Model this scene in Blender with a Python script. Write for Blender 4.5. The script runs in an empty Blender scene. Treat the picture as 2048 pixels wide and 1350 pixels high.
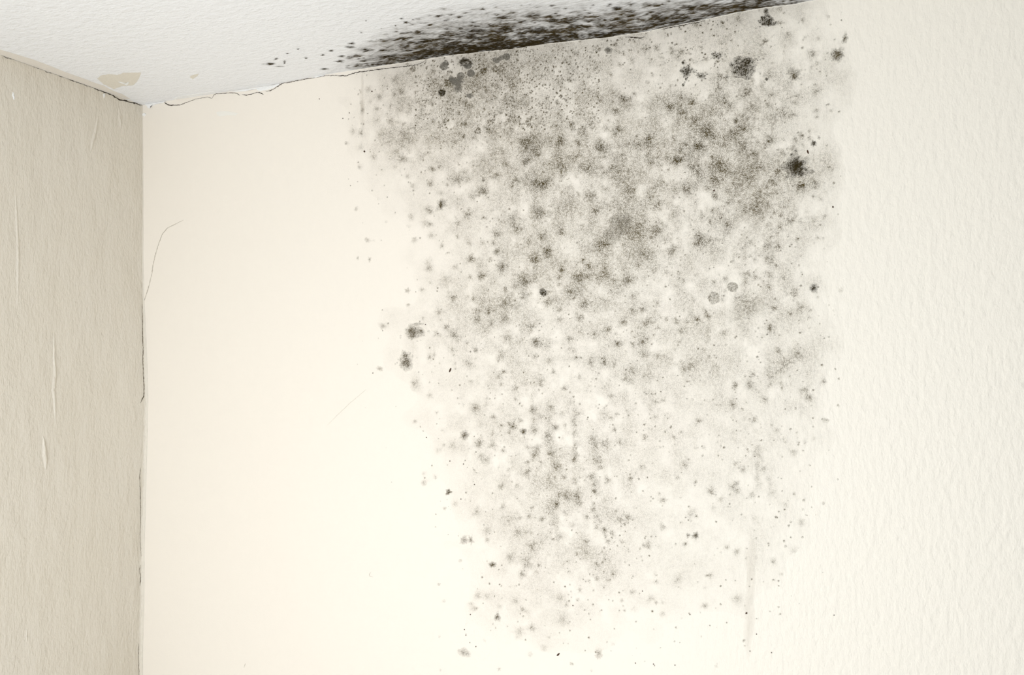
import bpy, math, random
import numpy as np

# ------------------------------------------------------------------ camera, light, exposure
scn = bpy.context.scene
C = scn.collection
PW, PH = 2048, 1350
H = 2.40                                  # ceiling height
F_PX = 1463.0                             # focal length measured from the two vanishing points
YAW = math.atan2(574.6, F_PX)             # the camera looks this far round towards the left wall
CAM_Z = 1.60
_d = F_PX * (H - CAM_Z) / 465.0           # distance of the room corner along the view axis
_x = (285.0 - 1024.0) / F_PX * _d
FWD = np.array([-math.sin(YAW), math.cos(YAW), 0.0])
RGT = np.array([math.cos(YAW), math.sin(YAW), 0.0])
CAM = -(FWD * _d + RGT * _x); CAM[2] = CAM_Z

cam_d = bpy.data.cameras.new('camera'); cam = bpy.data.objects.new('camera', cam_d); C.objects.link(cam)
cam.location = CAM.tolist(); cam.rotation_euler = (math.pi / 2, 0, YAW)
cam_d.sensor_width = 36.0; cam_d.lens = 36.0 * F_PX / PW; cam_d.clip_start = 0.01
scn.camera = cam

w = bpy.data.worlds.new('World'); scn.world = w; w.use_nodes = True
bg = w.node_tree.nodes['Background']
bg.inputs['Color'].default_value = (1.0, 1.0, 1.0, 1); bg.inputs['Strength'].default_value = 0.10

def area(name, loc, target, sx, sy, energy, col):
    l = bpy.data.lights.new(name, 'AREA'); l.shape = 'RECTANGLE'; l.size = sx; l.size_y = sy
    l.energy = energy; l.color = col
    o = bpy.data.objects.new(name, l); C.objects.link(o); o.location = loc
    from mathutils import Vector
    o.rotation_euler = (Vector(target) - Vector(loc)).to_track_quat('-Z', 'Y').to_euler()
    return o
# daylight from the window of the wall behind the photographer
area('window_light', (1.6, -3.1, 0.75), (1.35, 0.0, 1.25), 1.6, 1.3, 72.0, (0.95, 0.975, 1.0))

scn.view_settings.view_transform = 'Standard'; scn.view_settings.look = 'None'
scn.view_settings.exposure = 0.015; scn.view_settings.gamma = 1.0; scn.view_settings.use_curve_mapping = False

# ------------------------------------------------------------------ measuring: photograph marks -> places on the room's surfaces
BACK, LEFT, CEIL = 'back', 'left', 'ceil'
def to_px(P):
    d = P - CAM
    z = d @ FWD
    return np.stack([1024 + F_PX * (d @ RGT) / z, 675 - F_PX * d[..., 2] / z], -1)
def ray(px, py):
    return FWD + RGT * ((px - 1024) / F_PX) + np.array([0, 0, (675 - py) / F_PX])
def mark(plane, px, py):
    """(u, v) of a mark on a surface: back (x, z), left (y, z), ceiling (x, y)."""
    r = ray(px, py)
    if plane == BACK: t = (0 - CAM[1]) / r[1]; P = CAM + r * t; return np.array([P[0], P[2]])
    if plane == LEFT: t = (0 - CAM[0]) / r[0]; P = CAM + r * t; return np.array([P[1], P[2]])
    t = (H - CAM[2]) / r[2]; P = CAM + r * t; return np.array([P[0], P[1]])
def base3(plane, U, V):
    Z = np.zeros_like(U)
    if plane == BACK: return np.stack([U, Z, V], -1)
    if plane == LEFT: return np.stack([Z, U, V], -1)
    return np.stack([U, V, Z + H], -1)

JUNC = [(285, 210), (330, 202.5), (400, 191.5), (480, 179.5), (560, 167), (640, 151), (734, 136), (793, 127), (842, 119.5), (904, 110), (963, 103.5), (1023, 98),
        (1094, 87), (1133, 83), (1172, 79), (1211, 75), (1243, 70), (1294, 63), (1320, 57), (1350, 51), (1393, 43), (1428, 35), (1468, 26),
        (1501, 20), (1530, 15), (1587, 8.5), (1608, 4), (1650, -3), (1800, -26)]
_jx = np.array([mark(BACK, *p)[0] for p in JUNC]); _jz = np.array([mark(BACK, *p)[1] for p in JUNC]) - H
def dz_edge(x): return np.interp(x, _jx, _jz, left=0, right=0)
def ceil_z(x, y): return H + dz_edge(x) * np.exp(-(y / 0.13) ** 2)
CORN = [(210, 285), (300, 285.5), (420, 286), (520, 285.5), (600, 287), (700, 290), (800, 292), (900, 290), (1000, 287), (1100, 284.5), (1200, 284), (1300, 281.5), (1400, 281)]
_cz = np.array([H - (p[0] - 210) / 465.0 * (H - CAM_Z) for p in CORN])
_cx = np.array([mark(BACK, p[1], p[0])[0] for p in CORN])
def left_x(y, z):
    e = np.interp(z, _cz[::-1], _cx[::-1])
    r = np.interp(z, [1.0, 1.5, 1.75, 2.3, 2.4], [0.011, 0.010, 0.004, 0.002, 0.002])   # rounded paint bead in the corner
    t = np.clip(-y / r, 0, 1)
    fil = r * (1 - np.sqrt(np.clip(1 - (1 - t) ** 2, 0, 1)))
    return e * np.exp(-(y / 0.10) ** 2) + fil
NRM = {BACK: np.array([0, -1.0, 0]), LEFT: np.array([1.0, 0, 0]), CEIL: np.array([0, 0, -1.0])}
def surf(plane, U, V, off=0.0):
    P = base3(plane, U, V)
    if plane == LEFT: P[..., 0] = left_x(U, V)
    if plane == CEIL: P[..., 2] = ceil_z(U, V)
    return P + NRM[plane] * np.asarray(off)[..., None]
def mark_on(plane, px, py):
    a, b = px, py
    for _ in range(4):
        uv = mark(plane, a, b)
        q = to_px(surf(plane, np.array(uv[0]), np.array(uv[1])))
        a += px - q[0]; b += py - q[1]
    return mark(plane, a, b)
def jac(plane, px, py):
    u0 = mark(plane, px, py); e = 1e-3
    p0 = to_px(base3(plane, u0[0], u0[1])); a = to_px(base3(plane, u0[0] + e, u0[1])); b = to_px(base3(plane, u0[0], u0[1] + e))
    return u0, np.stack([(a - p0) / e, (b - p0) / e], 1)        # plane metres -> photograph scale

# ------------------------------------------------------------------ materials
def nt(name):
    m = bpy.data.materials.new(name); m.use_nodes = True
    t = m.node_tree; return m, t, t.nodes['Principled BSDF']
def N(t, kind, **kw):
    n = t.nodes.new(kind)
    for k, v in kw.items(): setattr(n, k, v)
    return n
def math_n(t, op, a, b=None, c=None, clamp=False):
    n = N(t, 'ShaderNodeMath', operation=op, use_clamp=clamp)
    for i, v in enumerate((a, b, c)):
        if v is None: continue
        if isinstance(v, (int, float)): n.inputs[i].default_value = v
        else: t.links.new(v, n.inputs[i])
    return n.outputs[0]
def noise(t, vec, scale, detail=2.0, rough=0.5, mapscale=None):
    if mapscale:
        mp = N(t, 'ShaderNodeMapping'); mp.inputs['Scale'].default_value = mapscale; t.links.new(vec, mp.inputs['Vector']); vec = mp.outputs[0]
    n = N(t, 'ShaderNodeTexNoise'); n.inputs['Scale'].default_value = scale; n.inputs['Detail'].default_value = detail; n.inputs['Roughness'].default_value = rough
    t.links.new(vec, n.inputs['Vector']); return n.outputs['Fac']
def mixc(t, fac, a, b):
    n = N(t, 'ShaderNodeMix', data_type='RGBA')
    if isinstance(fac, (int, float)): n.inputs[0].default_value = fac
    else: t.links.new(fac, n.inputs[0])
    for i, v in ((6, a), (7, b)):
        if isinstance(v, tuple): n.inputs[i].default_value = (*v, 1)
        else: t.links.new(v, n.inputs[i])
    return n.outputs[2]
def smooth(t, v, lo, hi):
    n = N(t, 'ShaderNodeMapRange', interpolation_type='SMOOTHSTEP')
    n.inputs['From Min'].default_value = lo; n.inputs['From Max'].default_value = hi; t.links.new(v, n.inputs['Value']); return n.outputs[0]
def objco(t): return N(t, 'ShaderNodeTexCoord').outputs['Object']
def bump(t, b, h, dist, strength=1.0):
    n = N(t, 'ShaderNodeBump'); n.inputs['Strength'].default_value = strength; n.inputs['Distance'].default_value = dist
    t.links.new(h, n.inputs['Height']); t.links.new(n.outputs[0], b.inputs['Normal'])

def mat_back():
    m, t, b = nt('cream_wall_paint'); co = objco(t)
    sep = N(t, 'ShaderNodeSeparateXYZ'); t.links.new(co, sep.inputs[0])
    n1 = noise(t, co, 1.6, 2)
    fx = math_n(t, 'ADD', math_n(t, 'MULTIPLY', sep.outputs['X'], 0.42), math_n(t, 'MULTIPLY', n1, 0.5))
    tone = smooth(t, fx, 0.55, 1.35)                             # the cream turns faintly greener along x, broken up by noise
    col = mixc(t, tone, (0.865, 0.81, 0.725), (0.855, 0.815, 0.73))
    t.links.new(col, b.inputs['Base Color']); b.inputs['Roughness'].default_value = 0.55; b.inputs['Specular IOR Level'].default_value = 0.3
    fine = noise(t, co, 420, 2)
    wav = noise(t, co, 75, 3, 0.55, (1.0, 1.0, 0.45))
    right = smooth(t, sep.outputs['X'], 1.55, 2.15)
    h = math_n(t, 'ADD', math_n(t, 'MULTIPLY', fine, 0.10), math_n(t, 'MULTIPLY', wav, math_n(t, 'MULTIPLY_ADD', right, 0.85, 0.10)))
    bump(t, b, h, 0.0035); return m
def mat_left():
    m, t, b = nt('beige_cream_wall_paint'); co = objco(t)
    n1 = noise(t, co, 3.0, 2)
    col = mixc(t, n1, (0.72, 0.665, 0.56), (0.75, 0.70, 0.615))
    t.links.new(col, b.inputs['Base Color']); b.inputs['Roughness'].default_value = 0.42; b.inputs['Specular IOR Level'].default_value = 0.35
    brush = noise(t, co, 260, 2, 0.5, (1, 1, 0.13))
    peel = noise(t, co, 110, 3, 0.6, (1, 1, 0.55))
    lump = noise(t, co, 18, 2, 0.5, (1, 1, 0.4))
    h = math_n(t, 'ADD', math_n(t, 'ADD', math_n(t, 'MULTIPLY', brush, 0.22), math_n(t, 'MULTIPLY', peel, 0.68)), math_n(t, 'MULTIPLY', lump, 1.7))
    bump(t, b, h, 0.0042); return m
def mat_ceil():
    m, t, b = nt('white_ceiling_paint'); co = objco(t)
    n1 = noise(t, co, 2.2, 3)
    col = mixc(t, n1, (0.855, 0.862, 0.875), (0.875, 0.882, 0.895))
    t.links.new(col, b.inputs['Base Color']); b.inputs['Roughness'].default_value = 0.5; b.inputs['Specular IOR Level'].default_value = 0.3
    a = noise(t, co, 60, 3, 0.6, (0.6, 1.0, 1))
    c = noise(t, co, 190, 2, 0.5, (0.35, 1.0, 1))
    h = math_n(t, 'ADD', math_n(t, 'MULTIPLY', a, 0.8), math_n(t, 'MULTIPLY', c, 0.25))
    bump(t, b, h, 0.0050); return m
def mat_plain(name, col, rough=0.7, var=0.0, bscale=None, bdist=0.001):
    m, t, b = nt(name); co = objco(t)
    n = noise(t, co, 90, 3)
    c2 = tuple(c * (1 - var) for c in col)
    t.links.new(mixc(t, n, col, c2), b.inputs['Base Color']); b.inputs['Roughness'].default_value = rough; b.inputs['Specular IOR Level'].default_value = 0.2
    if bscale: bump(t, b, noise(t, co, bscale, 3), bdist)
    return m
def mat_film(name, dark, pale, scale=430.0, stretch=(1, 1, 1), lo=0.36, hi=0.68, floor=0.30, gain=1.25):
    """Thin growth: the attribute 'cover' says how much of the paint it covers, fine grain breaks the cover up."""
    m, t, b = nt(name); co = objco(t)
    d = N(t, 'ShaderNodeAttribute', attribute_name='cover').outputs['Fac']
    tone = N(t, 'ShaderNodeAttribute', attribute_name='paleness').outputs['Fac']
    mp = N(t, 'ShaderNodeMapping'); mp.inputs['Scale'].default_value = stretch; t.links.new(co, mp.inputs['Vector']); v = mp.outputs[0]
    g = noise(t, v, scale, 3, 0.65)
    g2 = noise(t, v, scale * 0.33, 2, 0.5)
    gg = math_n(t, 'ADD', math_n(t, 'MULTIPLY', g, 0.75), math_n(t, 'MULTIPLY', g2, 0.25))
    k = smooth(t, gg, lo, hi)
    gr = math_n(t, 'MULTIPLY_ADD', k, 2.0 * (1 - floor), floor)
    dd = math_n(t, 'MULTIPLY', d, gr)
    solid = smooth(t, d, 0.75, 1.25)                              # the thickest growth leaves no gaps
    cov = math_n(t, 'MAXIMUM', math_n(t, 'MULTIPLY', dd, gain), solid)
    cov = math_n(t, 'MINIMUM', cov, 0.97)
    t.links.new(mixc(t, tone, dark, pale), b.inputs['Base Color']); b.inputs['Roughness'].default_value = 0.9; b.inputs['Specular IOR Level'].default_value = 0.05
    t.links.new(cov, b.inputs['Alpha'])
    return m

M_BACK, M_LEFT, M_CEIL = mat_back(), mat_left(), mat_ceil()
M_FILM = mat_film('olive_black_mould', (0.060, 0.043, 0.012), (0.25, 0.194, 0.095), floor=0.20, lo=0.40, hi=0.63, gain=1.2)
M_DARK = mat_film('black_mould', (0.028, 0.020, 0.006), (0.06, 0.045, 0.02), floor=0.14, gain=1.35)
M_GREY = mat_film('smooth_grey_mould', (0.20, 0.185, 0.155), (0.10, 0.095, 0.08), floor=0.62, gain=1.0)
M_CEILM = mat_film('brown_black_mould', (0.032, 0.022, 0.007), (0.20, 0.145, 0.065), scale=300, stretch=(0.24, 1.0, 1), lo=0.38, hi=0.64, floor=0.36, gain=1.2)
M_STAIN = mat_film('brown_water_stain', (0.42, 0.35, 0.27), (0.42, 0.35, 0.27), floor=0.8, gain=1.0)
M_GAP = mat_plain('dark_crack', (0.055, 0.042, 0.028), 0.9, 0.5)
M_SEAM = mat_plain('shallow_crack_brown', (0.20, 0.165, 0.12), 0.9, 0.4)
M_HAIR = mat_plain('hairline_crack_grey', (0.52, 0.47, 0.39), 0.9, 0.2)
M_FILL = mat_plain('white_filler', (0.92, 0.92, 0.905), 0.6, 0.05, 260, 0.002)
M_PEEL = mat_plain('old_beige_paint', (0.78, 0.735, 0.64), 0.6, 0.08, 120, 0.001)
M_OVER = mat_plain('cream_overpaint', (0.79, 0.745, 0.675), 0.55, 0.05, 120, 0.001)
M_SPECK = mat_plain('brown_speck', (0.075, 0.036, 0.020), 0.6, 0.4)
M_FLOOR = mat_plain('pale_floor', (0.72, 0.71, 0.68), 0.5, 0.15)

# ------------------------------------------------------------------ mesh helpers
def link(name, verts, faces, mat, parent=None, attrs=None, center=None, shade=True):
    verts = np.asarray(verts, float)
    if center is None: center = (verts.min(0) + verts.max(0)) / 2
    me = bpy.data.meshes.new(name)
    if isinstance(faces, np.ndarray):
        n = len(faces)
        me.vertices.add(len(verts)); me.vertices.foreach_set('co', (verts - center).astype(np.float32).ravel())
        me.loops.add(n * 4); me.loops.foreach_set('vertex_index', faces.astype(np.int32).ravel())
        me.polygons.add(n); me.polygons.foreach_set('loop_start', np.arange(0, 4 * n, 4, dtype=np.int32))
        me.update(calc_edges=True)
    else:
        me.from_pydata((verts - center).tolist(), [], faces); me.update()
    if attrs:
        for k, a in attrs.items():
            at = me.attributes.new(k, 'FLOAT', 'POINT'); at.data.foreach_set('value', a.astype(np.float32))
    me.materials.append(mat)
    if shade: me.polygons.foreach_set('use_smooth', [True] * len(me.polygons))
    o = bpy.data.objects.new(name, me); C.objects.link(o); o.location = tuple(center)
    if parent is not None:
        o.parent = parent; o.location = tuple(np.array(center) - np.array(parent.location))
    return o
def tag(o, label, cat, group=None, kind=None):
    o['label'] = label; o['category'] = cat
    if group: o['group'] = group
    if kind: o['kind'] = kind
    return o
def gridfaces(nu, nv, keep=None, flip=False):
    i, j = np.meshgrid(np.arange(nu - 1), np.arange(nv - 1), indexing='ij')
    a = i * nv + j; f = np.stack([a, a + nv, a + nv + 1, a + 1], -1)
    if flip: f = f[..., ::-1]
    return f[keep] if keep is not None else f.reshape(-1, 4)
def sheet(name, plane, us, vs, flip):
    U, V = np.meshgrid(us, vs, indexing='ij')
    P = surf(plane, U, V).reshape(-1, 3)
    return P, gridfaces(len(us), len(vs), flip=flip)

# ------------------------------------------------------------------ the room
def struct(o, label):
    o['kind'] = 'structure'; o['label'] = label; o['category'] = 'room'; return o
RX, FY = 4.2, -4.6                        # extent of the room to the side and behind the camera
def slab(name, P, F, mat, thick, n):
    """surface grid with a back skin and closed rim, so the wall has real thickness"""
    o = link(name, P, F, mat, center=np.zeros(3))
    md = o.modifiers.new('thickness', 'SOLIDIFY'); md.thickness = thick; md.offset = -1.0
    return o
us = np.concatenate([[-0.09, -0.05], np.linspace(0, RX, 60)]); vs = np.concatenate([np.linspace(0, H + 0.03, 40), [H + 0.07, H + 0.10]])
struct(slab('wall_back', *sheet('b', BACK, us, vs, False), M_BACK, 0.10, 0), 'cream back wall with the big mould patch')
ys = np.concatenate([np.linspace(FY, -0.4, 40), np.linspace(-0.39, -0.03, 40), np.linspace(-0.028, 0, 29), [0.03, 0.06]])
zs = np.concatenate([np.linspace(0, H + 0.012, 200), [H + 0.05, H + 0.09]])
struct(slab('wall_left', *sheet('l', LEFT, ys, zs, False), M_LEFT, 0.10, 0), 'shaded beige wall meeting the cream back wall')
xs = np.concatenate([[-0.10], np.linspace(0.0, 2.6, 320), np.linspace(2.7, RX, 12)]); yc = np.concatenate([np.linspace(FY, -0.5, 30), np.linspace(-0.48, 0, 60), [0.05]])
struct(slab('ceiling', *sheet('c', CEIL, xs, yc, True), M_CEIL, 0.10, 0), 'white textured ceiling above both walls')
struct(link('floor', [(-0.1, FY, 0), (RX, FY, 0), (RX, 0.1, 0), (-0.1, 0.1, 0), (-0.1, FY, -0.1), (RX, FY, -0.1), (RX, 0.1, -0.1), (-0.1, 0.1, -0.1)],
     [(0, 1, 2, 3), (7, 6, 5, 4), (0, 4, 5, 1), (1, 5, 6, 2), (2, 6, 7, 3), (3, 7, 4, 0)], M_FLOOR, center=np.zeros(3), shade=False), 'pale floor of the room')

# ------------------------------------------------------------------ noise fields on a surface
rng = np.random.default_rng(7)
def vnoise(U, V, cell, seed, stretch=1.0):
    r = np.random.default_rng(seed)
    x = (U - U.min()) / cell; y = (V - V.min()) / (cell * stretch)
    nx, ny = int(x.max()) + 3, int(y.max()) + 3
    L = r.random((nx, ny)); i = x.astype(int); j = y.astype(int); fx = x - i; fy = y - j
    fx = fx * fx * (3 - 2 * fx); fy = fy * fy * (3 - 2 * fy)
    return (L[i, j] * (1 - fx) + L[i + 1, j] * fx) * (1 - fy) + (L[i, j + 1] * (1 - fx) + L[i + 1, j + 1] * fx) * fy

class Growth:
    """Density of a growth over a regular grid lying on one surface."""
    def __init__(s, plane, u0, u1, v0, v1, step):
        s.plane, s.step = plane, step
        s.us = np.arange(u0, u1 + step / 2, step); s.vs = np.arange(v0, v1 + step / 2, step)
        s.U, s.V = np.meshgrid(s.us, s.vs, indexing='ij'); s.D = np.zeros_like(s.U); s.T = np.zeros_like(s.U)
    def window(s, u, v, ru, rv):
        i0 = max(int((u - ru - s.us[0]) / s.step), 0); i1 = min(int((u + ru - s.us[0]) / s.step) + 2, len(s.us))
        j0 = max(int((v - rv - s.vs[0]) / s.step), 0); j1 = min(int((v + rv - s.vs[0]) / s.step) + 2, len(s.vs))
        return slice(i0, max(i1, i0)), slice(j0, max(j1, j0))
    def blob(s, px, py, rx, ry, a, kind='s', rot=0.0, seed=None, over=False):
        r = np.random.default_rng(seed if seed is not None else int(px * 131 + py * 17))
        u0, J = jac(s.plane, px, py); Ji = np.linalg.inv(J)
        R = max(rx, ry) * 2.4
        ext = np.abs(Ji) @ np.array([R, R])
        wi = s.window(u0[0], u0[1], ext[0], ext[1])
        U, V = s.U[wi] - u0[0], s.V[wi] - u0[1]
        if U.size == 0: return
        X = J[0, 0] * U + J[0, 1] * V; Y = J[1, 0] * U + J[1, 1] * V
        c, sn = math.cos(rot), math.sin(rot)
        X, Y = (X * c + Y * sn) / rx, (-X * sn + Y * c) / ry
        rho = np.hypot(X, Y); th = np.arctan2(Y, X)
        wob = 0
        for k in (2, 3, 5, 7, 11):
            wob = wob + (.3 if kind == 'd' else .8) * r.normal() * np.cos(k * th + r.uniform(0, 6.28)) * (0.13 if k < 6 else 0.09)
        rr = rho / np.clip(1 + wob, 0.5, 1.6)
        if kind == 's':   f = 0.72 * np.exp(-(rr / 0.62) ** 2) + 0.26 * np.exp(-(rho / 0.24) ** 2)
        elif kind == 'o': f = np.exp(-(rr / 0.85) ** 4)                                        # even blotch
        elif kind == 'd': f = np.clip((1.05 - rr) / 0.18, 0, 1) * (0.75 + 0.25 * np.clip(rr, 0, 1))  # disc with a crisp rim
        elif kind == 'r': f = np.exp(-((rr - 0.75) / 0.26) ** 2) + 0.35 * np.exp(-(rr / 0.5) ** 2)   # ring
        elif kind == 'c':                                                                       # cluster of grains
            f = np.zeros_like(rho)
            for _ in range(int(26 + rx * 1.3)):
                q = abs(r.normal()) * 0.48; an = r.uniform(0, 6.28); g = r.uniform(0.06, 0.14)
                f = np.maximum(f, r.uniform(.45, 1) * np.exp(-(((X - q * math.cos(an)) ** 2 + (Y - q * math.sin(an)) ** 2) / g ** 2)))
            f = f + 0.15 * np.exp(-(rr / 0.75) ** 2)
        f = f * a
        s.D[wi] = np.maximum(s.D[wi], f) if over else s.D[wi] + f * (1 - 0.6 * np.clip(s.D[wi], 0, 1))
    def dots(s, pts, rs, amps):
        st = s.step
        for (u, v), r_, a in zip(pts, rs, amps):
            wi = s.window(u, v, r_ * 2, r_ * 2)
            U = s.U[wi]
            if U.size == 0: continue
            q = ((U - u) ** 2 + (s.V[wi] - v) ** 2) / r_ ** 2
            s.D[wi] = np.maximum(s.D[wi], a * np.exp(-q ** 1.5))
    def build(s, name, mat, keep, off, rise, parent=None):
        """link the growth as one mesh; it stands off the paint by off + rise * density"""
        kf = keep[:-1, :-1] & keep[1:, :-1] & keep[:-1, 1:] & keep[1:, 1:]
        F = gridfaces(len(s.us), len(s.vs), kf, flip=(s.plane == CEIL))
        P = surf(s.plane, s.U, s.V, off + rise * np.clip(s.D, 0, 1.2)).reshape(-1, 3)
        used, inv = np.unique(F.ravel(), return_inverse=True)
        return link(name, P[used], inv.reshape(-1, 4), mat, parent, {'cover': s.D.ravel()[used], 'paleness': np.clip(s.T.ravel()[used], 0, 1)})
def inside(plane, U, V):
    if plane == BACK: return (V < H + dz_edge(U) - 0.0008) & (U > 0.002)
    if plane == CEIL: return (V < -0.0008) & (U > 0.002)
    return (U < -0.001) & (V < H - 0.001)

# ------------------------------------------------------------------ mould on the back wall
HX = np.arange(700, 1701, 100)
HAZE = {30: [0, 0, 0, 0, 0, 3, 3, 3, 3.2, 1.6, .1], 60: [0, 0, 0, 0, 2, 3.5, 3.2, 3, 3.2, 2.4, .5], 100: [0, 0, 3, 5.2, 4.2, 3.6, 3, 3, 4, 3, 1], 150: [0, 4, 6.5, 6, 5, 4, 3, 4, 5, 4, 1],
 200: [1, 4.6, 6, 6, 5, 4.5, 4.5, 5.5, 5.2, 3.6, .4], 250: [1.5, 4.6, 5, 6, 5, 5, 5, 6, 6, 3.4, .1], 300: [.8, 4.2, 3.5, 5, 6, 6, 6, 6, 7, 3.8, 0], 350: [.5, 2.4, 3, 4, 5.5, 5.5, 5.5, 6, 7, 4.5, 0],
 400: [.3, 1, 3, 4, 5, 5, 5.5, 5.5, 6, 3.6, 0], 450: [.2, .5, 2, 4, 4.5, 6, 5.5, 5, 4.5, 3.4, 0], 500: [.1, .4, 1.5, 4, 4, 6, 5.5, 4.5, 3.5, 3.4, 0], 550: [.1, .3, 2.4, 4, 5, 5.5, 4, 3.5, 3.5, 3.4, .1],
 600: [0, .4, 2.6, 4.4, 5, 5, 3.5, 3.2, 3.5, 3.2, .1], 650: [0, 1.4, 2.8, 4, 4, 4.2, 3.6, 3.2, 3.6, 3.2, 0], 700: [0, 1.2, 2.4, 3.5, 3.5, 4.2, 3.6, 3.2, 3.6, 3, 0], 750: [.1, .8, 2, 3.2, 3.2, 3.6, 3.1, 3, 3.4, 2.4, 0],
 800: [.1, .3, 1.6, 3, 3, 3.2, 2.8, 2.5, 2.8, 2.2, 0], 850: [0, .2, 2, 3, 3.2, 3, 2.5, 2.2, 2.3, 1.6, 0], 900: [0, .1, 1.6, 3, 3.4, 3, 2.3, 2, 2.1, 1.3, 0], 950: [0, .1, 1.2, 2.8, 3.3, 3, 2.2, 1.8, 1.9, 1.2, 0],
 1000: [0, 0, .8, 2.4, 3.3, 3.2, 2, 1.6, 1.8, 1, 0], 1050: [0, 0, .7, 2.2, 3.2, 3.4, 2, 1.6, 1.6, 1, 0], 1100: [0, 0, .5, 2, 3, 3, 1.9, 1.5, 1.4, .8, 0], 1150: [0, 0, .2, 1.9, 2.6, 2.5, 1.8, 1.3, 1.2, .5, 0],
 1200: [0, 0, .2, 1.6, 2.3, 1.9, 1.3, .9, .9, .3, 0], 1250: [0, 0, .2, 1.2, 1.7, 1.2, .8, .6, .6, .2, 0], 1300: [0, 0, .3, .6, .8, .7, .5, .4, .4, .1, 0], 1360: [0, 0, .1, .2, .3, .3, .2, .2, .1, 0, 0], 1420: [0] * 11}
HY = np.array(sorted(HAZE)); HV = np.array([HAZE[k] for k in HY], float)
def haze_at(px, py):
    x = np.clip((px - 700) / 100, 0, 9.999); i = x.astype(int); fx = x - i
    j = np.clip(np.searchsorted(HY, py, side='right') - 1, 0, len(HY) - 2); fy = np.clip((py - HY[j]) / (HY[j + 1] - HY[j]), 0, 1)
    v = (HV[j, i] * (1 - fx) + HV[j, i + 1] * fx) * (1 - fy) + (HV[j + 1, i] * (1 - fx) + HV[j + 1, i + 1] * fx) * fy
    return v * np.clip((px - 640) / 60, 0, 1) * np.clip((1720 - px) / 30, 0, 1)

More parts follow.
